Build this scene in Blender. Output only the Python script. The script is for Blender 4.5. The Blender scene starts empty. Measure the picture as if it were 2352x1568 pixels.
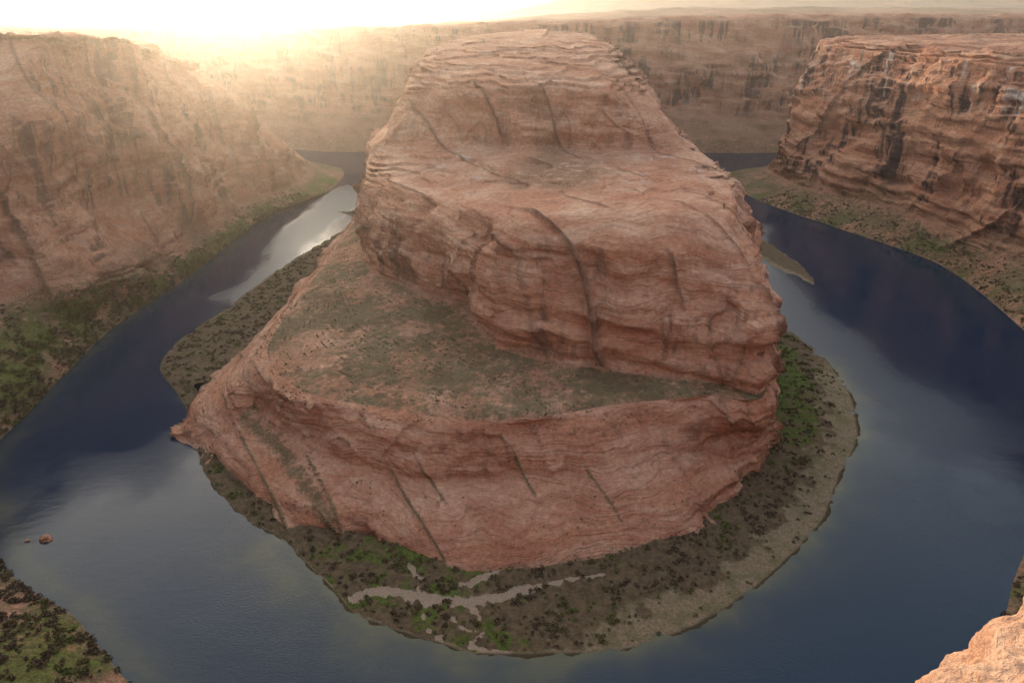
import bpy, math, numpy as np
from mathutils import Vector
rng=np.random.default_rng(7)
# ---------------------------------------------------------------- camera constants
H=300.0; F=1568.0; CX=1176.0; CY=784.0; HV=45.0
PT=math.atan((CY-HV)/F); SP,CP=math.sin(PT),math.cos(PT)
def _d(u,v):
    a=(u-CX)/F; b=(CY-v)/F
    return a, CP+b*SP, -SP+b*CP
def p(u,v,z=0.0):
    a,dy,dz=_d(u,v); k=(H-z)/(-dz); return (a*k,dy*k,z)
def q(u,v,Y):
    a,dy,dz=_d(u,v); k=Y/dy; return (a*k,Y,H+dz*k)
def w(x,y,z=0.0): return (x,y,z)
# ---------------------------------------------------------------- noise
_perm=rng.permutation(256).astype(np.int32); _perm=np.concatenate([_perm,_perm,_perm])
_g=rng.normal(size=(256,3)); _g/=np.linalg.norm(_g,axis=1)[:,None]; _g=_g.astype(np.float32)
def perlin(P):
    P=np.asarray(P,dtype=np.float32)
    i=np.floor(P).astype(np.int32); f=P-i; i&=255
    u=f*f*f*(f*(f*6-15)+10)
    out=0
    X,Y,Z=i[:,0],i[:,1],i[:,2]
    for dx in (0,1):
        hx=_perm[X+dx]; wx=u[:,0] if dx else 1-u[:,0]
        for dy in (0,1):
            hy=_perm[hx+Y+dy]; wy=u[:,1] if dy else 1-u[:,1]
            for dz in (0,1):
                h=_perm[hy+Z+dz]; wz=u[:,2] if dz else 1-u[:,2]
                g=_g[h]
                out=out+wx*wy*wz*(g[:,0]*(f[:,0]-dx)+g[:,1]*(f[:,1]-dy)+g[:,2]*(f[:,2]-dz))
    return out*1.5
def fbm(P,o=4,lac=2.03,gain=.5):
    a=1;s=0;Q=np.asarray(P,dtype=np.float32)
    for k in range(o):
        s=s+a*perlin(Q+17.3*k); a*=gain; Q=Q*lac
    return s
def sst(a,b,x):
    t=np.clip((x-a)/(b-a),0,1); return t*t*(3-2*t)
# ---------------------------------------------------------------- loft
def crmat(n,counts,tau=.42):
    rows=[];par=[]
    def tang(i):
        r=np.zeros(n)
        if i==0: r[1]+=1;r[0]-=1; return r*2*tau*.9
        if i==n-1: r[n-1]+=1;r[n-2]-=1; return r*2*tau*.9
        r[i+1]+=tau; r[i-1]-=tau; return r
    for i in range(n-1):
        c=counts[i]
        ts=np.arange(c)/c
        if i==n-2: ts=np.append(ts,1.0)
        for t in ts:
            h00=2*t**3-3*t**2+1;h10=t**3-2*t**2+t;h01=-2*t**3+3*t**2;h11=t**3-t**2
            r=np.zeros(n); r[i]+=h00; r[i+1]+=h01
            r=r+h10*tang(i)+h11*tang(i+1)
            rows.append(r); par.append(i+t)
    return np.array(rows),np.array(par)
def loft(net,ds,dt,mx=140,tau=.42,tau2=None):
    net=np.array(net,dtype=float); S,L,_=net.shape
    cs=[]
    for i in range(S-1):
        d=np.linalg.norm(net[i+1]-net[i],axis=1); dd=np.percentile(d,70)
        near=min(np.min(net[i,:,1]),np.min(net[i+1,:,1])); sc=max(1,near/500.0)
        cs.append(int(np.clip(dd/(ds*sc),2,mx)))
    ct=[]
    for j in range(L-1):
        d=np.linalg.norm(net[:,j+1]-net[:,j],axis=1); dd=np.percentile(d,60)
        ct.append(int(np.clip(dd/dt,2,mx)))
    A,sp=crmat(S,cs,tau); B,tp=crmat(L,ct,tau if tau2 is None else tau2)
    G=np.einsum('as,slk->alk',A,net); G=np.einsum('bl,alk->abk',B,G)
    SPm,TPm=np.meshgrid(sp,tp,indexing='ij')
    return G,SPm,TPm
def gnormals(G,flip):
    a=np.gradient(G,axis=0); b=np.gradient(G,axis=1)
    n=np.cross(a,b); n/=np.maximum(np.linalg.norm(n,axis=2,keepdims=True),1e-9)
    return -n if flip else n
def grid_mesh(name,G,mat,flip=False,attrs=None,smooth=True):
    a,b,_=G.shape
    V=G.reshape(-1,3).astype(np.float32)
    idx=np.arange(a*b,dtype=np.int32).reshape(a,b)
    f=np.stack([idx[:-1,:-1],idx[1:,:-1],idx[1:,1:],idx[:-1,1:]],axis=-1).reshape(-1,4)
    if flip: f=f[:,::-1]
    return raw_mesh(name,V,f,mat,attrs,smooth)
def raw_mesh(name,V,f,mat,attrs=None,smooth=True):
    me=bpy.data.meshes.new(name); V=np.ascontiguousarray(V,dtype=np.float32); f=np.ascontiguousarray(f,dtype=np.int32)
    k=f.shape[1]
    me.vertices.add(len(V)); me.vertices.foreach_set('co',V.ravel())
    me.loops.add(f.size); me.loops.foreach_set('vertex_index',f.ravel())
    me.polygons.add(len(f)); me.polygons.foreach_set('loop_start',np.arange(0,f.size,k,dtype=np.int32))
    me.update(calc_edges=True)
    me.polygons.foreach_set('use_smooth',np.full(len(f),smooth))
    for nme,arr in (attrs or {}).items():
        at=me.attributes.new(nme,'FLOAT','POINT'); at.data.foreach_set('value',np.ascontiguousarray(arr,dtype=np.float32).ravel())
    me.update()
    ob=bpy.data.objects.new(name,me); bpy.context.scene.collection.objects.link(ob)
    me.materials.append(mat)
    return ob
KJ=np.array([.85,.53,.16]); 
def terrace(G,wgt,h=5.0,sharp=.3):
    P=G.reshape(-1,3); z=P[:,2]+fbm(P*np.array([1,1,.2])/60.,3)*4.5+fbm(P/15.,2)*.6
    f=z/h-np.floor(z/h); g=sst(.5-sharp/2,.5+sharp/2,f)
    G=G.copy(); G[...,2]+=((g-f)*h).reshape(G.shape[:2])*wgt*.85
    return G
def rock_detail(G,flip,joints=(),amp=1.0,fine=True,big=5.0,mask=None,spur=0,samp=1.0,jm=None):
    shp=G.shape[:2]; N=gnormals(G,flip).reshape(-1,3); P=G.reshape(-1,3)
    steep=sst(.15,.6,1-np.abs(N[:,2]))
    wp=fbm(P/90.,3)*10
    zz=P[:,2]+wp+P[:,0]*.04
    d=fbm(P/70.,4)*big*(.35+.65*steep)
    if spur:
        cc=P[:,0]*.8+P[:,1]*.25+P[:,2]*.45
        r=perlin(np.stack([cc/75,P[:,2]/260,P[:,1]/400],1)); r2=perlin(np.stack([cc/31+7,P[:,2]/120,P[:,1]/200],1))
        d=d+(.35-np.abs(r))*spur*1.9*steep+(.3-np.abs(r2))*spur*.8*steep
    d=d+(np.tanh(7*perlin(np.stack([P[:,0]/34,P[:,1]/34,zz/24],1)))*1.7+np.tanh(7*perlin(np.stack([P[:,0]/15+4,P[:,1]/15,zz/10],1)))*.7)*steep*amp
    def strat(s,th,xy):
        n=perlin(np.stack([P[:,0]/xy,P[:,1]/xy,zz/s],1)); return np.tanh(th*n)
    st=strat(17,6,190)*2.0+strat(6,6,90)*.9*sst(-.2,.3,perlin(P/80.+11))
    if fine: st=st+strat(2.6,4,40)*.35
    st=st*samp
    d=d+st*steep*amp
    d=d+st*.2*(1-steep)*amp
    Pn=np.stack([P[:,0]/28,P[:,1]/28,P[:,2]/90],1); n=perlin(Pn)+.35*perlin(Pn*2.3+5)
    ck=np.exp(-(n/.035)**2)*steep*sst(-.3,.2,perlin(P/60.+21))
    d=d-ck*3.2*amp
    Pn=np.stack([P[:,0]/13,P[:,1]/13,P[:,2]/30],1); n=perlin(Pn+9); n2=sst(-.1,.25,perlin(P/50.+3))
    d=d-np.exp(-(n/.06)**2)*1.1*steep*amp*n2
    if fine: d=d+(fbm(P/9.,3)*.5+np.abs(perlin(P/5.))*.3)*(.25+.75*steep)*amp
    jv=np.zeros(len(P))
    if len(joints):
        c=P@KJ+fbm(P/90.,2)*3+perlin(P/9.)*.5
        for (c0,wd,dp) in joints:
            m=sst(-.3,.15,perlin(P/55.+c0*.37)) if dp<5 else (jm.ravel() if (jm is not None) else 1)
            g=np.exp(-np.abs((c-c0)/wd)**2)*m
            d=d-g*dp*(.4+.6*steep); jv=np.maximum(jv,g*(1.15 if dp>8 else 1))
    if mask is not None: d=d*mask.ravel()
    return (P+N*d[:,None]).reshape(G.shape),N.reshape(G.shape),jv.reshape(shp),ck.reshape(shp)
# ---------------------------------------------------------------- material helpers
class NT:
    def __init__(s,mat):
        s.m=mat; mat.use_nodes=True; s.t=mat.node_tree; s.t.nodes.clear()
    def n(s,typ,**kw):
        nd=s.t.nodes.new(typ)
        for k,v in kw.items():
            if k.startswith('i_'):
                key=k[2:]; key=int(key) if key.isdigit() else key.replace('_',' ')
                sock=nd.inputs[key]
                if isinstance(v,bpy.types.NodeSocket): s.t.links.new(v,sock)
                else: sock.default_value=v
            else: setattr(nd,k,v)
        return nd
    def math(s,op,a,b=0.0,c=None,clamp=False):
        nd=s.n('ShaderNodeMath',operation=op,use_clamp=clamp)
        for i,v in enumerate((a,b) if c is None else (a,b,c)):
            if isinstance(v,bpy.types.NodeSocket): s.t.links.new(v,nd.inputs[i])
            else: nd.inputs[i].default_value=v
        return nd.outputs[0]
    def ramp(s,x,a,b):
        nd=s.n('ShaderNodeMapRange',interpolation_type='SMOOTHSTEP',i_Value=x); nd.inputs['From Min'].default_value=a; nd.inputs['From Max'].default_value=b
        return nd.outputs[0]
    def noise(s,vec,scale,detail=5,rough=.55,dist=0):
        nd=s.n('ShaderNodeTexNoise',i_Vector=vec); nd.inputs['Scale'].default_value=scale; nd.inputs['Detail'].default_value=detail
        nd.inputs['Roughness'].default_value=rough; nd.inputs['Distortion'].default_value=dist
        return nd.outputs['Fac']
    def mix(s,f,a,b,mode='MIX'):
        nd=s.n('ShaderNodeMix',data_type='RGBA',blend_type=mode)
        for k,v in ((0,f),(6,a),(7,b)):
            if isinstance(v,bpy.types.NodeSocket): s.t.links.new(v,nd.inputs[k])
            else: nd.inputs[k].default_value=v if k==0 else (*v,1)
        return nd.outputs[2]
    def attr(s,name): return s.n('ShaderNodeAttribute',attribute_name=name).outputs['Fac']
    def scaled(s,vec,sc):
        return s.n('ShaderNodeVectorMath',operation='MULTIPLY',i_0=vec,i_1=sc).outputs[0]
    def out(s,bsdf,vol=False):
        o=s.n('ShaderNodeOutputMaterial'); s.t.links.new(bsdf,o.inputs['Volume' if vol else 'Surface'])
def rock_material(name,c1,c2,c3,varn=.5,scale=1.0,bump=1.0):
    T=NT(bpy.data.materials.new(name)); geo=T.n('ShaderNodeNewGeometry'); pos=geo.outputs['Position']
    if scale!=1: pos=T.scaled(pos,(scale,)*3)
    xyz=T.n('ShaderNodeSeparateXYZ',i_0=pos); nz=T.n('ShaderNodeSeparateXYZ',i_0=geo.outputs['Normal']).outputs[2]
    steep=T.math('SUBTRACT',1.0,T.ramp(nz,.35,.85))
    n1=T.noise(pos,.012,3,.5)
    zz=T.math('ADD',xyz.outputs[2],T.math('MULTIPLY',n1,38.0))
    sv=T.n('ShaderNodeCombineXYZ',i_0=T.math('MULTIPLY',xyz.outputs[0],.012),i_1=T.math('MULTIPLY',xyz.outputs[1],.012),i_2=T.math('MULTIPLY',zz,.12)).outputs[0]
    st=T.noise(sv,1.0,5,.68)
    sv2=T.n('ShaderNodeCombineXYZ',i_0=T.math('MULTIPLY',xyz.outputs[0],.018),i_1=T.math('MULTIPLY',xyz.outputs[1],.018),i_2=T.math('MULTIPLY',zz,.7)).outputs[0]
    st2=T.noise(sv2,1.0,3,.6)
    col=T.mix(T.ramp(st,.36,.64),c1,c2)
    col=T.mix(T.math('MULTIPLY',T.ramp(T.noise(pos,.03,5,.62),.42,.7),.75),col,c3)
    col=T.mix(T.math('MULTIPLY',T.ramp(st2,.54,.66),.38),col,(c1[0]*.5,c1[1]*.42,c1[2]*.42))
    vv=T.noise(T.scaled(pos,(.075,.075,.007)),1.0,5,.62,.3)
    vz=T.noise(pos,.011,2,.5)
    va=T.math('MULTIPLY',T.ramp(T.math('ADD',vv,T.math('MULTIPLY',T.math('SUBTRACT',vz,.5),.8)),.5,.66),steep)
    dk=T.math('ADD',T.attr('dark'),varn,clamp=True)
    col=T.mix(T.math('MULTIPLY',va,dk,clamp=True),col,(.085,.045,.045))
    pw=T.math('MULTIPLY',T.ramp(T.noise(T.scaled(pos,(.05,.05,.012)),1.0,4,.6,.2),.56,.72),T.attr('pale'),clamp=True)
    col=T.mix(pw,col,(.60,.48,.43))
    sp=T.noise(pos,.3,5,.65)
    col=T.mix(.42,col,T.mix(T.ramp(sp,.3,.72),(.27,.27,.27),(.72,.72,.72)),'OVERLAY')
    so=T.math('MULTIPLY',T.attr('soil'),T.ramp(T.noise(pos,.08,5,.65),.3,.5),clamp=True)
    soc=T.mix(T.ramp(T.noise(pos,.7,4,.7),.4,.6),(.25,.125,.08),(.42,.24,.16))
    col=T.mix(so,col,soc)
    col=T.mix(T.math('MULTIPLY',T.attr('crack'),.7,clamp=True),col,(.06,.03,.025))
    vg=T.ramp(T.math('ADD',T.attr('veg'),T.math('MULTIPLY',T.math('SUBTRACT',T.noise(pos,.16,7,.75),.5),1.7)),.35,.85)
    vc=T.mix(T.ramp(T.noise(pos,.035,4,.6),.4,.62),(.12,.095,.055),(.16,.143,.08))
    vc=T.mix(T.ramp(T.noise(pos,.9,3,.7),.5,.7),vc,(.065,.055,.033))
    gr=T.mix(T.ramp(T.noise(pos,.5,4,.7),.35,.65),(.045,.06,.018),(.12,.17,.035))
    vc=T.mix(T.attr('green'),vc,gr)
    col=T.mix(T.math('MULTIPLY',vg,.85),col,vc)
    h=T.math('ADD',T.math('MULTIPLY',st2,1.5),T.math('MULTIPLY',T.noise(pos,.22,6,.66),2.4))
    b=T.n('ShaderNodeBump',i_Height=h,i_Strength=1.0); b.inputs['Distance'].default_value=1.5*bump/scale
    bs=T.n('ShaderNodeBsdfPrincipled',i_Base_Color=col,i_Roughness=.93,i_Normal=b.outputs[0]); bs.inputs['Specular IOR Level'].default_value=.1
    T.out(bs.outputs[0]); return T.m
M_rock=rock_material('sandstone',(.50,.23,.145),(.62,.37,.265),(.42,.175,.115),.3)
M_wall=rock_material('canyon_sandstone',(.45,.195,.12),(.55,.31,.21),(.35,.14,.09),.5)
M_ledge=rock_material('ledge_sandstone',(.48,.26,.17),(.58,.38,.27),(.40,.2,.13),.0,scale=14.0,bump=1.0)
def zeros(G): return np.zeros(G.shape[:2])
# ---------------------------------------------------------------- central mesa
def side(x0,y0,xt,yt,sx,sy,sz,k=0):
    zs=[-3,12,32,62,70,80,115,150,170,180,190,212,238,255,268-k]
    fr=[0,.03,.08,.2,.26,.32,.38,.45,.52,.6,.66,.72,.8,.9,1.0]
    return [w(x0+(xt-x0)*f,y0+(yt-y0)*f,z) for z,f in zip(zs,fr)]+[w(sx,sy,sz)]
mesa=[
 side(-60,2050,-20,2060,100,2070,262,12),
 side(-200,1650,-60,1650,80,1700,281),
 side(-235,1150,-95,1160,55,1290,274),
 [w(-242,770,-3),w(-240,765,12),w(-232,752,32),p(738,616,70),p(785,596,78),p(830,574,84),q(826,525,700),q(830,475,712),q(836,425,735),q(842,370,762),q(850,335,790),q(897,282,800),q(928,205,812),q(950,160,870),q(1010,112,1050),w(30,1180,272)],
 [p(437,925,-3),p(450,905,12),p(520,862,32),p(605,800,62),p(780,735,71),p(958,668,80),q(932,590,585),q(900,500,600),q(905,432,625),q(900,390,680),q(905,337,740),q(950,265,757),q(990,200,775),q(1003,150,850),q(1045,112,1010),w(22,1130,271)],
 [p(462,1060,-3),p(510,1010,14),p(600,960,30),p(680,903,60),p(870,808,69),p(1055,703,78),q(1035,630,548),q(1000,540,556),q(1000,457,577),q(1010,400,655),q(1030,342,715),q(1045,265,730),q(1055,200,745),q(1065,146,840),q(1090,110,1000),w(20,1110,271)],
 [p(640,1222,-3),p(680,1150,14),p(790,1060,30),p(870,945,60),p(1000,868,68),p(1140,788,76),q(1130,690,480),q(1105,570,495),q(1105,480,520),q(1130,420,610),q(1140,340,702),q(1150,267,714),q(1150,196,727),q(1150,145,830),q(1160,108,985),w(20,1105,271)],
 [p(850,1262,-3),p(870,1190,14),p(940,1092,30),p(1000,965,61),p(1130,888,68),p(1262,826,75),q(1230,705,455),q(1180,575,468),q(1165,486,502),q(1190,425,595),q(1220,345,693),q(1225,268,705),q(1225,194,720),q(1220,144,830),q(1220,106,985),w(20,1100,271)],
 [p(1040,1345,-3),p(1060,1230,14),p(1100,1110,30),p(1150,973,62),p(1280,905,68),p(1395,845,74),q(1325,720,443),q(1262,572,456),q(1230,490,488),q(1270,425,582),q(1300,350,690),q(1300,272,702),q(1295,195,718),q(1285,145,830),q(1270,105,985),w(20,1100,271)],
 [p(1440,1300,-3),p(1430,1200,14),p(1430,1090,32),p(1450,930,64),p(1505,900,68),p(1560,868,72),q(1520,728,431),q(1470,576,448),q(1440,483,480),q(1430,412,582),q(1430,350,690),q(1420,274,703),q(1385,198,722),q(1360,148,835),q(1330,105,990),w(20,1105,271)],
 [p(1655,1195,-3),p(1650,1120,14),p(1640,1030,32),p(1620,912,65),p(1640,892,67),p(1665,877,70),q(1660,735,430),q(1615,590,448),q(1580,487,476),q(1560,422,570),q(1515,350,690),q(1490,280,710),q(1440,208,740),q(1410,155,840),q(1370,107,1000),w(18,1110,271)],
 [p(1768,1005,-3),p(1770,985,12),p(1770,950,32),p(1757,899,64),p(1757,890,66),p(1757,880,68),q(1768,735,432),q(1735,600,462),q(1672,500,490),q(1645,430,580),q(1582,345,695),q(1538,280,730),q(1478,213,768),q(1442,165,850),q(1402,112,1010),w(15,1130,271)],
 [w(262,650,-3),w(258,645,12),w(252,640,32),w(240,630,62),w(236,625,70),w(232,622,80),w(222,615,115),w(205,620,150),w(195,630,168),w(190,680,178),w(180,760,188),w(165,790,212),w(150,850,238),w(140,900,255),w(130,1050,268),w(5,1180,271)],
 side(300,1000,140,1150,10,1290,273),
 side(340,1400,150,1480,20,1500,276),
 side(330,1720,170,1800,30,1750,279),
 side(300,2050,200,2060,40,2070,262,12),
]
G,S,Tm=loft(mesa,1.25,1.2,140,.42,.3)
msk=np.ones(G.shape[:2]); msk*=1-.75*sst(2.9,3.3,Tm)*(1-sst(4.6,5.1,Tm)); msk*=1-sst(1600,1850,G[...,1])*.9
G=terrace(G,sst(11.7,12.1,Tm)*(1-sst(14.5,15,Tm))+.8*sst(8.1,8.5,Tm)*(1-sst(9.6,10,Tm)),4.5,.22)
J=[(60,1.2,2),(90,1.2,2),(112,1.3,3),(134,1.2,3),(152,1.1,2),(203,1.3,3),(240,1.1,2),(272,1.4,4.0),(299,1.9,12),(350,1.3,4),(397,1.6,4.9),(440,1.2,3),(520,1.1,2.5),(610,1.1,2.5)]
jm=sst(4.7,5.1,Tm)*(1-sst(7.9,8.4,Tm))+.3*(1-sst(2.4,3.0,Tm))
G2,N,jv,ck=rock_detail(G,True,J,1.25,True,7.0,msk,0,1.0,jm)
for (c,r,dp) in ((q(1085,600,528),16,9),(q(1010,500,560),12,5)):
    dd=np.linalg.norm((G-np.array(c))*np.array([1,.6,1.2]),axis=2); G2-=N*(np.exp(-(dd/r)**2)*dp)[...,None]
Pf=G.reshape(-1,3)
nb=fbm(Pf/45.,4).reshape(G.shape[:2])
veg=sst(3.02,3.15,Tm)*(1-sst(4.85,5.05,Tm))*(.66+.45*nb)
veg=np.maximum(veg, np.where(Tm<3.0,jv*.95,0)*(1-sst(2.2,3,Tm)*.6))
veg=np.maximum(veg,np.where(Tm<2.2,.17+nb*.4,0)*.8)
gp=np.array([p(560,960,25)[:2],p(640,1030,22)[:2],p(700,1120,15)[:2],p(760,1210,6)[:2]])
def segdist(xy,pts):
    xy=xy.reshape(-1,2); best=np.full(len(xy),1e9)
    for a,b in zip(pts[:-1],pts[1:]):
        ab=b-a; t=np.clip(((xy-a)@ab)/(ab@ab),0,1); d=np.linalg.norm(xy-(a+t[:,None]*ab),axis=1); best=np.minimum(best,d)
    return best
gd=segdist(G[...,:2],gp).reshape(G.shape[:2])
veg=np.maximum(veg,np.exp(-(gd/8)**2)*.75*(Tm<3))
c=np.array(q(1270,405,620)); e=np.sqrt(((G[...,0]-c[0])/48)**2+((G[...,1]-c[1])/75)**2)
soil=(1-sst(.7,1.15,e+nb*.4))*1.0
soil=np.maximum(soil,np.where((Tm>4.6)&(Tm<5.2)&(S<7),.7,0)*1.0)
soil=np.maximum(soil,sst(3.0,3.2,Tm)*(1-sst(4.9,5.1,Tm))*.5)
pale=sst(8.6,9.3,Tm)*(1-sst(9.8,10.2,Tm))*.9+sst(4.9,5.2,Tm)*(1-sst(6.5,7.5,Tm))*.15
dark=sst(5,5.5,Tm)*(1-sst(6.6,7.4,Tm))*.3
crack=np.maximum(jv*(Tm>4.9)*.8,jv*.4)+ck*.35
grid_mesh('sandstone_mesa',G2,M_rock,True,dict(veg=veg,soil=soil,pale=pale,dark=dark,green=zeros(G),crack=crack))
# ---------------------------------------------------------------- outer canyon walls
CAPW=[28,2.5]
def st(*a):
    a=list(a); r=np.array(a[-2]); o=np.array(a[-1]); d=o-r; e=r+d/np.linalg.norm(d)*CAPW[0]; e[2]=r[2]+CAPW[1]
    return a[:-1]+[tuple(e),a[-1]]
left=[
 st(w(-1700,1760,-3),w(-1700,1745,8),w(-1700,1700,30),w(-1690,1660,120),w(-1680,1630,200),w(-1670,1600,272),w(-1700,1300,280)),
 st(w(-800,1650,-3),w(-800,1635,8),w(-800,1600,30),w(-790,1560,110),w(-785,1530,190),w(-780,1480,258),w(-1300,1250,275)),
 st(w(-400,1570,-3),w(-425,1550,8),w(-455,1515,25),w(-520,1460,100),w(-580,1400,170),w(-650,1350,235),w(-1100,1200,268)),
 st(p(770,432,-3),p(735,440,6),p(688,415,20),q(615,315,1270),q(545,222,1230),q(440,160,1210),w(-950,1230,262)),
 st(p(640,482,-3),p(600,498,8),p(555,470,30),q(500,360,1110),q(440,235,1090),q(345,128,1080),w(-950,1180,266)),
 st(p(520,575,-3),p(480,575,10),p(430,560,30),q(400,430,930),q(360,250,940),q(292,102,955),w(-900,1130,276)),
 st(p(430,645,-3),p(380,640,14),p(330,600,45),q(270,450,840),q(240,270,855),q(205,96,880),w(-1000,1150,279)),
 st(p(260,765,-3),p(190,740,18),p(140,655,60),q(115,480,700),q(85,270,730),q(60,93,800),w(-1100,1100,280)),
 st(p(90,940,-3),p(30,880,20),p(-60,700,65),q(-80,480,620),q(-140,280,660),q(-200,94,760),w(-1300,1000,281)),
 st(p(-40,1100,-3),w(-430,405,22),w(-490,400,65),w(-560,400,140),w(-600,400,220),w(-640,400,285),w(-1300,400,287)),
 st(p(58,1288,-3),w(-335,300,10),w(-375,280,40),w(-420,260,130),w(-440,250,210),w(-460,240,290),w(-1200,100,290)),
 st(p(200,1400,-3),p(100,1440,6),w(-290,212,35),w(-320,180,130),w(-330,150,210),w(-340,120,290),w(-800,-100,292)),
 st(p(310,1535,-3),p(240,1600,6),w(-210,170,35),w(-220,115,120),w(-220,60,200),w(-215,20,286),w(-400,-250,293)),
 st(w(-130,200,-3),w(-128,190,6),w(-120,140,35),w(-110,75,110),w(-100,15,190),w(-90,-40,288),w(-150,-300,294)),
 st(w(0,185,-3),w(0,175,6),w(0,130,35),w(0,65,100),w(0,10,180),w(0,-50,290),w(0,-300,296)),
]
right=[
 left[-1],
 st(w(130,190,-3),w(140,180,6),w(150,130,35),w(140,70,110),w(125,10,190),w(110,-45,288),w(120,-300,296)),
 st(p(2240,1500,-3),p(2300,1530,5),w(300,210,32),w(320,130,110),w(310,80,190),w(300,10,286),w(500,-250,294)),
 st(p(2295,1320,-3),p(2390,1330,5),w(370,290,35),w(400,260,120),w(420,240,200),w(440,210,288),w(900,0,292)),
 st(p(2352,1200,-3),p(2440,1200,6),w(430,370,40),w(470,360,120),w(500,350,200),w(540,340,288),w(1100,300,290))]
CAPW=[110,13]
right+=[
 st(p(2520,960,-3),w(520,500,10),w(570,500,45),w(600,510,120),w(640,520,200),w(700,530,268),w(1300,500,288)),
 st(p(2352,775,-3),p(2385,715,14),p(2425,615,45),q(2440,420,775),q(2460,265,800),q(2480,165,840),w(1400,800,283)),
 st(p(2150,612,-3),p(2175,580,14),p(2215,545,38),q(2235,400,915),q(2245,250,930),q(2255,142,950),w(1500,1100,277)),
 st(p(1900,525,-3),p(1935,500,10),p(2000,462,38),q(2015,345,1105),q(2030,215,1120),q(2055,120,1140),w(1500,1300,276)),
 st(p(1720,466,-3),p(1755,442,6),p(1855,430,28),q(1868,325,1262),q(1885,205,1285),q(1918,106,1300),w(1400,1450,276)),
 st(p(1650,412,-3),p(1682,400,5),p(1768,387,20),q(1787,330,1390),q(1835,220,1400),q(1888,102,1400),w(1350,1500,276)),
 st(p(1705,387,-3),w(600,1560,4),w(700,1560,25),w(740,1545,100),w(780,1535,180),w(820,1520,258),w(1350,1520,276)),
 st(w(900,1640,-3),w(905,1630,6),w(915,1610,25),w(925,1580,100),w(930,1560,180),w(940,1530,258),w(1400,1530,276)),
 st(w(1900,1750,-3),w(1900,1740,6),w(1900,1720,25),w(1900,1690,100),w(1900,1670,180),w(1900,1640,268),w(1900,1400,276)),
]
def wallobj(name,net,flip,kind):
    G,S,Tm=loft(net,2.0,1.7,130,.42,.32)
    dc=np.hypot(G[...,0],G[...,1]); far_=sst(90,230,dc)
    m=(sst(.5,2.0,Tm)*.9+.1)*(.12+.88*far_)*(1-.4*sst(5.6,6.2,Tm))
    G=terrace(G,sst(4.9,5.1,Tm)*far_,4.5,.22)
    JJ=[(c,2.2,7.5) if i%3==0 else (c,1.6,3) for i,c in enumerate(range(-900,1900,57))]
    GG,N,jv,ck=rock_detail(G,flip,JJ,1.25,True,9.0,m,18 if kind=='L' else 9,.7 if kind=='L' else 1.0)
    nb=fbm(G.reshape(-1,3)/50.,4).reshape(G.shape[:2])
    veg=(1-sst(1.6,2.3,Tm+nb*.5))*(.75+.4*nb)
    if kind=='L': green=(1-sst(1.3,2.0,Tm))*sst(-.3,.05,nb)*sst(.35,.7,Tm)
    else: green=(1-sst(.9,1.5,Tm))*sst(-.1,.3,nb)*.6
    soil=(1-sst(1.9,2.6,Tm+nb*.4))*.9
    dark=(sst(2,2.5,Tm)*.8*(1-sst(4.9,5.1,Tm))) if kind=='R' else zeros(G)+.15
    pale=np.where((Tm>3.9)&(Tm<5),1.0,0) if kind=='R' else zeros(G)+.3
    plat=sst(5.9,6.3,Tm); veg=np.maximum(veg,plat*(.3+.5*nb)); 
    ob=grid_mesh(name,GG,M_wall,flip,dict(veg=veg,soil=soil,dark=dark,pale=pale,green=green,crack=jv*.8*sst(1.8,2.4,Tm)+ck*.45))
    return GG,Tm,veg,S
LW=wallobj('canyon_wall',left,False,'L')
RW=wallobj('canyon_wall',right,False,'R')
# ---------------------------------------------------------------- far wall + plateau to horizon
far=[]
for x,y,rz in [(-9000,5200,262),(-5000,3600,264),(-2500,2700,266),(-1300,2150,268),(-800,1900,272),(-450,1745,275),(-200,1790,282),(100,1800,290),(400,1740,297),(650,1730,302),(950,1790,303),(1500,2000,304),(3000,2800,306),(6000,4300,310),(9500,5600,310)]:
    r=np.clip((x+300)/900,0,1); row=[w(x,y,-4),w(x,y+30,25),w(x*1.0,y+90,95),w(x,y+110,190),w(x,y+150,rz)]
    k=lambda m:x*m
    row+=[w(k(1.03),y+300,rz+4*r),w(k(1.2),y+1000,rz-4+14*r),w(k(1.6),y+2600,rz-8+55*r),w(k(2.4),y+6000,262+150*r),w(k(3.6),y+12000,262+420*r),w(k(5.5),y+24000,262+950*r)]
    far.append(row)
G,S,Tm=loft(far,7,5,110,.4)
m=sst(.0,1.5,Tm)
GG,N,jv,ck=rock_detail(G,True,[(c,3,7) for c in range(-1500,3500,120)],2.2,False,16.0,m*(1-.7*sst(4.2,5,Tm)),16,.8)
nb=fbm(G.reshape(-1,3)/400.,4).reshape(G.shape[:2])
f1=sst(5.2,7,Tm); GG[...,2]+=f1*nb*22*(1+sst(7.5,9,Tm)*1.2)
mx=np.exp(-((G[...,0]/np.maximum(G[...,1],1)+.55)/.14)**2)*sst(7.5,9,Tm); GG[...,2]+=mx*(150+nb*120)
veg=sst(4.6,6,Tm)*(.45+.3*nb)+ (1-sst(.8,1.6,Tm))*.5
grid_mesh('far_plateau',GG,M_wall,True,dict(veg=veg,soil=sst(4.6,6,Tm)*.6+(1-sst(1.5,2.2,Tm))*.8,dark=zeros(G)+.35,pale=zeros(G)+.2,green=zeros(G),crack=jv*.5+ck*.6))
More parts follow.
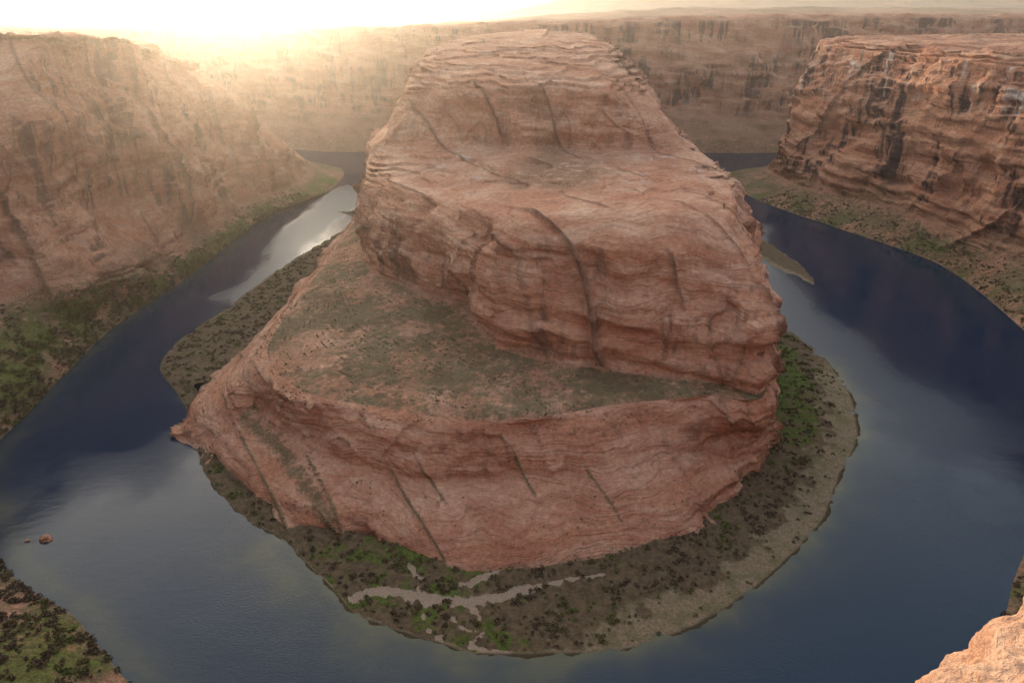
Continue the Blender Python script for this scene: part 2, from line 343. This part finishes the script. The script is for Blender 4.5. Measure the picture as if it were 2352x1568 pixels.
# ---------------------------------------------------------------- gravel bars
barst=[(w(-300,1160),w(-215,1150)),(p(822,504),w(-215,1000)),(p(760,545),w(-218,850)),(p(620,632),w(-222,760)),(p(540,695),w(-230,680)),(p(470,740),w(-245,600)),(p(400,792),w(-258,550)),
 (p(368,850),p(450,895)),(p(405,900),p(470,925)),(p(438,965),p(470,960)),(p(470,1085),p(500,1060)),(p(560,1188),p(590,1150)),(p(640,1232),p(680,1195)),(p(700,1290),p(765,1225)),(p(760,1352),p(850,1245)),
 (p(815,1410),p(930,1270)),(p(900,1445),p(1000,1300)),(p(1000,1475),p(1060,1325)),(p(1090,1502),p(1150,1325)),(p(1300,1502),p(1290,1310)),(p(1450,1488),p(1440,1280)),(p(1620,1425),p(1545,1230)),
 (p(1770,1320),p(1640,1180)),(p(1890,1195),p(1700,1120)),(p(1928,1095),p(1730,1080)),(p(1970,1005),p(1745,1000)),(p(1955,910),w(215,500)),(p(1900,830),w(230,560)),(p(1830,770),w(248,620)),(p(1765,730),w(262,700)),(w(305,850),w(275,850)),(w(335,1010),w(290,1000))]
def bar_net(stn):
    net=[]
    for o,i in stn:
        o=np.array(o);i=np.array(i); row=[]
        dirn=(i-o)/max(np.linalg.norm(i-o),1e-6)
        row.append(o-dirn*6+np.array([0,0,-1.2]))
        for t,z in ((0,.05),(.2,1.0),(.5,1.8),(.8,3.0),(1.0,5.5)):
            v=o+(i-o)*t; v[2]=z; row.append(v)
        net.append(row)
    return net
def gravel_mat():
    T=NT(bpy.data.materials.new('gravel_and_brush')); pos=T.n('ShaderNodeNewGeometry').outputs['Position']
    g=T.mix(T.ramp(T.noise(pos,.6,6,.75),.3,.7),(.18,.13,.085),(.35,.27,.185))
    g=T.mix(T.math('MULTIPLY',T.ramp(T.noise(pos,.09,6,.6),.45,.6),.5),g,(.13,.125,.055))
    sand=T.mix(T.ramp(T.noise(pos,.9,5,.7),.3,.7),(.31,.22,.17),(.43,.33,.26))
    br=T.mix(T.ramp(T.noise(pos,.25,6,.7),.35,.65),(.10,.068,.045),(.18,.128,.08))
    gr=T.mix(T.ramp(T.noise(pos,.4,5,.7),.35,.65),(.06,.072,.02),(.13,.165,.038))
    br=T.mix(T.ramp(T.math('ADD',T.attr('green'),T.math('MULTIPLY',T.math('SUBTRACT',T.noise(pos,.06,6,.65),.5),1.8)),.4,.6),br,gr)
    col=T.mix(T.ramp(T.math('ADD',T.attr('veg'),T.math('MULTIPLY',T.math('SUBTRACT',T.noise(pos,.13,8,.75),.5),1.8)),.3,.7),g,br)
    sm=T.ramp(T.math('ADD',T.attr('sand'),T.math('MULTIPLY',T.math('SUBTRACT',T.noise(pos,.25,5,.7),.5),1.6)),.35,.7)
    col=T.mix(T.math('MULTIPLY',sm,T.ramp(T.attr('sand'),0.0,.3)),col,sand)
    col=T.mix(T.attr('wet'),col,(.08,.06,.038))
    b=T.n('ShaderNodeBump',i_Height=T.noise(pos,.7,6,.75),i_Strength=1.0); b.inputs['Distance'].default_value=1.6
    bs=T.n('ShaderNodeBsdfPrincipled',i_Base_Color=col,i_Roughness=.95,i_Normal=b.outputs[0]); bs.inputs['Specular IOR Level'].default_value=.1
    T.out(bs.outputs[0]); return T.m
M_bar=gravel_mat()
G,S,Tm=loft(bar_net(barst),1.6,1.0,60)
P=G.reshape(-1,3); nb=fbm(P/14.,4).reshape(G.shape[:2]); n2=fbm(P/5.,3).reshape(G.shape[:2])
G[...,2]+= (nb*.8+n2*.35)*sst(1.1,2,Tm)
edge=fbm(P/22.,3).reshape(G.shape[:2]); 
G[...,2]+=(edge*.5+n2*.25)*(1-sst(1.3,2,Tm))*sst(0,.6,Tm)
gravelly=sst(18.0,20.5,S)*(1-sst(26,28,S))
veg=1.0-gravelly*(1-sst(1.8,3.2,Tm+nb*.9))*.9
veg=veg*sst(1.0,1.35,Tm+nb*.2)
sandp=np.zeros(G.shape[:2])
paths=[[(815,1370),(860,1355),(930,1362),(1000,1375),(1080,1382),(1150,1372),(1220,1352)],[(1000,1375),(970,1400),(975,1440),(1010,1462)],[(1080,1385),(1100,1410),(1110,1450),(1080,1475)],[(940,1300),(965,1330),(960,1362)],
       [(1040,1420),(1060,1440),(1090,1448)],[(1220,1352),(1300,1335),(1390,1322)],[(1130,1290),(1160,1310),(1120,1330),(1060,1345)],[(1080,1475),(1110,1490),(1160,1500)],[(1040,1310),(1100,1300),(1150,1290)]]
for k,pl in enumerate(paths):
    pts=np.array([p(a,b,2)[:2] for a,b in pl]); d=segdist(G[...,:2],pts).reshape(G.shape[:2])+n2*2.2+nb*1.5
    wd=4.5 if k==0 else (1.5 if k<5 else 2.0)
    sandp=np.maximum(sandp,1-sst(wd*.3,wd*1.2,d))
green=.15+.45*sst(23.5,25.5,S)*sst(2,3,Tm)*(1-sst(29,31,S))+.3*sst(12,13.5,S)*(1-sst(18,19,S))
wet=(1-sst(1.0,1.22,Tm+nb*.1))
BAR=(G.copy(),veg.copy(),sandp,S.copy(),Tm.copy())
grid_mesh('gravel_bar',G,M_bar,True,dict(veg=veg,sand=sandp,green=green,wet=wet))
isl=[(p(1672,520),p(1690,508)),(p(1700,556),p(1704,534)),(p(1745,590),p(1765,558)),(p(1790,618),p(1810,588)),(p(1832,635),p(1838,608)),(p(1870,655),p(1868,640))]
net=[]
for a,b in isl:
    a=np.array(a);b=np.array(b);d=(b-a)/np.linalg.norm(b-a)
    net.append([a-d*8+[0,0,-1.5],a+[0,0,.05],a*.7+b*.3+[0,0,1.3],a*.3+b*.7+[0,0,1.3],b+[0,0,.05],b+d*8+[0,0,-1.5]])
G,S,Tm=loft(net,2.5,1.5,60)
nb=fbm(G.reshape(-1,3)/14.,4).reshape(G.shape[:2]); G[...,2]+=nb*.7; z=zeros(G)
grid_mesh('gravel_island',G,M_bar,True,dict(veg=z+.8*sst(1,2,Tm)*(1-sst(3.5,4.2,Tm)),sand=z,green=z+.2,wet=z))
# ---------------------------------------------------------------- river
ys=np.concatenate([np.arange(120,1400,4),np.arange(1400,2000,12),np.arange(2000,6001,200)])
xs=np.concatenate([np.arange(-5000,-500,150),np.arange(-500,700,4),np.arange(700,5001,150)])
X,Y=np.meshgrid(xs,ys,indexing='ij'); G=np.stack([X,Y,np.zeros_like(X)],-1).astype(float)
sh=np.zeros(X.shape)
outer=np.array([np.array(o)[:2] for o,i in barst])
nn=fbm(np.stack([X,Y,X*0],-1).reshape(-1,3)/30,4).reshape(X.shape)
n3=fbm(np.stack([X,Y*.4,X*0],-1).reshape(-1,3)/45+3,5).reshape(X.shape)
d1=segdist(G[...,:2],outer[12:28]).reshape(X.shape)
sh=np.maximum(sh,np.exp(-np.maximum(d1+nn*9,0)/9.))
d2=segdist(G[...,:2],outer[12:20]+np.array([-6,-10])).reshape(X.shape); sh=np.maximum(sh,.75*np.exp(-np.maximum(d2+nn*12,0)/13.))
lsh=np.array([r[0][:2] for r in left[3:14]]); d3=segdist(G[...,:2],lsh).reshape(X.shape); sh=np.maximum(sh,.5*np.exp(-np.maximum(d3+nn*6,0)/9.))
lc=np.array([p(575,670)[:2],p(650,590)[:2],p(710,525)[:2],p(765,475)[:2],p(820,435)[:2]])
dl=segdist(G[...,:2],lc).reshape(X.shape)
ruf=(1-sst(14,58,dl+n3*22))*1.0
rc=np.array([p(1690,515)[:2],p(1720,590)[:2],p(1770,660)[:2],p(1850,745)[:2],p(1960,850)[:2],p(2120,940)[:2]])
dr=segdist(G[...,:2],rc).reshape(X.shape)
ruf=np.maximum(ruf,(1-sst(0,75,dr+n3*22))*.9)
T=NT(bpy.data.materials.new('river_water')); pos=T.n('ShaderNodeNewGeometry').outputs['Position']
shn=T.math('MULTIPLY',T.attr('shallow'),T.math('ADD',.6,T.math('MULTIPLY',T.noise(pos,.08,6,.6),.8)),clamp=True)
col=T.mix(shn,(.005,.022,.055),(.085,.085,.055))
ruff=T.attr('ruffle')
rp=T.noise(T.scaled(pos,(.5,.9,1)),1.0,4,.6); rp2=T.noise(T.scaled(pos,(.10,.22,1)),1.0,3,.5)
calm=T.ramp(T.noise(pos,.012,3,.5),.4,.62)
hh=T.math('ADD',T.math('MULTIPLY',rp,T.math('ADD',.10,T.math('MULTIPLY',calm,.35))),T.math('MULTIPLY',rp2,.18))
b=T.n('ShaderNodeBump',i_Height=hh,i_Strength=.45); b.inputs['Distance'].default_value=.8
ro=T.math('ADD',.05,T.math('MULTIPLY',ruff,.40))
bs=T.n('ShaderNodeBsdfPrincipled',i_Base_Color=col,i_Roughness=ro,i_IOR=1.33,i_Normal=b.outputs[0]); T.out(bs.outputs[0])
T.t.links.new(T.math('ADD',.5,T.math('MULTIPLY',ruff,.5)),bs.inputs['Specular IOR Level'])
grid_mesh('river',G,T.m,False,dict(shallow=sh,ruffle=ruf))
# ---------------------------------------------------------------- shrubs
def shrub_mat():
    T=NT(bpy.data.materials.new('shrub_foliage')); t=T.attr('tint')
    c=T.mix(T.ramp(t,.0,.55),(.10,.066,.05),(.13,.105,.05)); c=T.mix(T.ramp(t,.6,.95),c,(.10,.14,.035))
    bs=T.n('ShaderNodeBsdfPrincipled',i_Base_Color=c,i_Roughness=.9); bs.inputs['Specular IOR Level'].default_value=.1; T.out(bs.outputs[0]); return T.m
M_sh=shrub_mat()
def shrubs(name,pts,size,tint,leaves=26):
    n=len(pts); k=leaves
    dirs=rng.normal(size=(n,k,3)); dirs/=np.linalg.norm(dirs,axis=2,keepdims=True); dirs[...,2]=np.abs(dirs[...,2])*.8
    rad=rng.uniform(.45,1.0,(n,k,1)); cen=pts[:,None,:]+dirs*rad*size[:,None,None]+np.array([0,0,.1])
    a=rng.normal(size=(n,k,3)); a/=np.linalg.norm(a,axis=2,keepdims=True)
    b=np.cross(a,rng.normal(size=(n,k,3))); b/=np.linalg.norm(b,axis=2,keepdims=True)
    s=(size[:,None,None]*rng.uniform(.22,.5,(n,k,1)))
    V=np.stack([cen-a*s,cen-b*s*.7,cen+a*s,cen+b*s*.7],2).reshape(-1,3)
    f=np.arange(len(V)).reshape(-1,4)
    tt=np.clip(tint[:,None]+rng.normal(0,.08,(n,k)),0,1); tt=np.repeat(tt.ravel(),4)
    return raw_mesh(name,V,f,M_sh,dict(tint=tt),False)
def pick(G,wgt,n):
    A=np.linalg.norm(np.cross(np.gradient(G,axis=0),np.gradient(G,axis=1)),axis=2)
    W=(wgt*A).ravel(); W=np.maximum(W,0); W/=W.sum(); i=rng.choice(len(W),n,p=W)
    return G.reshape(-1,3)[i]+np.append(rng.normal(0,.6,2),0)
Gb,vb,sb,Sb,Tb=BAR
cl=fbm(Gb.reshape(-1,3)/11.,3).reshape(vb.shape)
wg=np.clip(vb,0,1)*(1-sb)*sst(-.25,.35,cl)*sst(1.15,1.5,Tb)
pts=pick(Gb,wg,5600); tn=np.clip(.35+fbm(pts/30.,2)*.9+rng.normal(0,.15,len(pts)),0,1)
shrubs('riverbank_shrubs',pts,rng.uniform(.6,1.9,len(pts)),tn)
for (GG,Tm,vg,S),n in ((LW,5200),(RW,3000)):
    wgt=(1-sst(1.2,2.0,Tm))*sst(.12,.3,Tm)*(GG[...,1]<1250)*(GG[...,2]>.2)*sst(-.3,.3,fbm(GG.reshape(-1,3)/14.,3).reshape(Tm.shape)+.25*(1-sst(.3,1.,Tm)))*(GG[...,0]>-520)*(GG[...,0]<700)
    pts=pick(GG,wgt,n); tn=np.clip(.3+fbm(pts/30.,2)*.9+rng.normal(0,.15,len(pts)),0,1)
    shrubs('riverbank_shrubs',pts,rng.uniform(.8,2.3,len(pts))*(1+ (pts[:,1]<330)*.1),tn)
cm=fbm(G2.reshape(-1,3)/16.+5,3).reshape(G2.shape[:2])
sel=((G2[...,2]>55)&(G2[...,2]<82)&(G2[...,1]<760))*1.0*sst(-.2,.3,cm)+((G2[...,2]>1)&(G2[...,2]<26)&(G2[...,1]<520))*.45*sst(0,.4,cm)
pts=pick(G2,sel,2600); tn=np.clip(.35+rng.normal(0,.2,len(pts)),0,.7)
shrubs('mesa_shelf_brush',pts,rng.uniform(.35,1.0,len(pts)),tn,14)
# ---------------------------------------------------------------- boulders in the river
def boulder(name,c,r):
    import bmesh
    bm=bmesh.new(); bmesh.ops.create_icosphere(bm,subdivisions=4,radius=1); V=np.array([v.co[:] for v in bm.verts]); n=fbm(V*1.3+c[0],4)*.45
    V=V*(1+n)[:,None]*np.array([1.2,1,.75])*r+np.array(c)
    Fc=np.array([[v.index for v in f.verts] for f in bm.faces]); bm.free()
    z=np.zeros(len(V)); raw_mesh(name,V,Fc,M_wall,dict(veg=z,soil=z,dark=z+.3,pale=z,green=z))
for u,v,r in ((105,1238,3.0),(62,1241,1.2)): boulder('river_boulder',p(u,v,.3),r)
# ---------------------------------------------------------------- rim ledge near the camera
ed=[q(2050,1720,5.6),q(2120,1640,6.3),q(2195,1568,7),q(2275,1492,8),q(2352,1415,9),q(2450,1330,10.5),q(2600,1200,12.5)]
net=[]
for e in ed:
    e=np.array(e); net.append([e+[-.8,1.2,-7],e+[-.4,.6,-2.5],e+[0,0,0],e+[.9,-.7,.5],e+[2.2,-1.8,1.1],e+[5,-4,1.8],e+[9,-9,2.0]])
G,S,Tm=loft(net,.05,.05,60)
P=G.reshape(-1,3); N=gnormals(G,False).reshape(-1,3)
zz=P[:,2]+fbm(P/3,2)*.4
d=fbm(P/1.6,5)*.3+np.tanh(5*perlin(np.stack([P[:,0]/6,P[:,1]/6,zz/.35],1)))*.07+np.abs(perlin(P/.35))*.06
G3=(P+N*d[:,None]).reshape(G.shape); z=zeros(G)
grid_mesh('rim_ledge',G3,M_ledge,False,dict(veg=z-1,soil=z,dark=z,pale=z,green=z))
# ---------------------------------------------------------------- light, sky
EL=math.radians(5.5); AZ=math.radians(-20.0)
sd=Vector((math.sin(AZ)*math.cos(EL),math.cos(AZ)*math.cos(EL),math.sin(EL)))
L=bpy.data.lights.new('sun','SUN'); L.energy=5.0; L.angle=math.radians(.5); L.color=(1,.76,.48)
so=bpy.data.objects.new('sun',L); so.rotation_euler=sd.to_track_quat('Z','Y').to_euler(); so.location=(-300,900,800); bpy.context.scene.collection.objects.link(so)
Wd=bpy.data.worlds.new('World'); bpy.context.scene.world=Wd; Wd.use_nodes=True; nt=Wd.node_tree; nt.nodes.clear()
def N_(t,**k):
    n=nt.nodes.new(t)
    for a,b in k.items(): setattr(n,a,b)
    return n
LK=nt.links.new
sk=N_('ShaderNodeTexSky',sky_type='NISHITA',sun_disc=False,sun_elevation=EL,sun_rotation=AZ,air_density=1.0,dust_density=.7,ozone_density=1.0)
mul=N_('ShaderNodeVectorMath',operation='SCALE'); mul.inputs['Scale'].default_value=1.9; LK(sk.outputs[0],mul.inputs[0])
m2=N_('ShaderNodeVectorMath',operation='MULTIPLY_ADD'); LK(mul.outputs[0],m2.inputs[0]); m2.inputs[1].default_value=(.75,)*3; m2.inputs[2].default_value=(1,)*3
dv=N_('ShaderNodeVectorMath',operation='DIVIDE'); LK(mul.outputs[0],dv.inputs[0]); LK(m2.outputs[0],dv.inputs[1])
tc=N_('ShaderNodeTexCoord'); nr=N_('ShaderNodeVectorMath',operation='NORMALIZE'); LK(tc.outputs['Generated'],nr.inputs[0])
se=math.radians(1.6); sv=(math.sin(AZ)*math.cos(se),math.cos(AZ)*math.cos(se),math.sin(se))
dt=N_('ShaderNodeVectorMath',operation='DOT_PRODUCT'); LK(nr.outputs[0],dt.inputs[0]); dt.inputs[1].default_value=sv
ac=N_('ShaderNodeMath',operation='ARCCOSINE'); LK(dt.outputs['Value'],ac.inputs[0])
def expo(scale_deg,ampl):
    a=N_('ShaderNodeMath',operation='MULTIPLY'); LK(ac.outputs[0],a.inputs[0]); a.inputs[1].default_value=-1/math.radians(scale_deg)
    e=N_('ShaderNodeMath',operation='EXPONENT'); LK(a.outputs[0],e.inputs[0])
    c=N_('ShaderNodeMath',operation='MULTIPLY'); LK(e.outputs[0],c.inputs[0]); c.inputs[1].default_value=ampl; return c.outputs[0]
def colored(v,c):
    n=N_('ShaderNodeVectorMath',operation='SCALE'); n.inputs[0].default_value=c; LK(v,n.inputs['Scale']); return n.outputs[0]
s=dv.outputs[0]
for v in (colored(expo(2.0,60),(1,.88,.62)),colored(expo(16,17.0),(1,.84,.60))):
    ad=N_('ShaderNodeVectorMath',operation='ADD'); LK(s,ad.inputs[0]); LK(v,ad.inputs[1]); s=ad.outputs[0]
bg=N_('ShaderNodeBackground'); bg.inputs['Strength'].default_value=1.0
o=N_('ShaderNodeOutputWorld'); LK(s,bg.inputs[0]); LK(bg.outputs[0],o.inputs[0])
bpy.ops.mesh.primitive_cube_add(size=1,location=(0,3200,347)); hz=bpy.context.object; hz.name='atmospheric_haze'; hz.scale=(9000,7400,700)
T=NT(bpy.data.materials.new('haze')); vs=T.n('ShaderNodeVolumeScatter'); vs.inputs['Color'].default_value=(1,.92,.84,1); vs.inputs['Density'].default_value=.00006; vs.inputs['Anisotropy'].default_value=.85
T.out(vs.outputs[0],True); hz.data.materials.append(T.m)
# ---------------------------------------------------------------- camera
cam=bpy.data.cameras.new('camera'); cam.sensor_width=36; cam.lens=24; cam.clip_start=.5; cam.clip_end=60000
co=bpy.data.objects.new('camera',cam); co.location=(0,0,H); co.rotation_euler=(math.pi/2-PT,0,0); bpy.context.scene.collection.objects.link(co)
sc=bpy.context.scene; sc.camera=co; sc.view_settings.view_transform='Standard'; sc.view_settings.look='None'; sc.view_settings.exposure=0
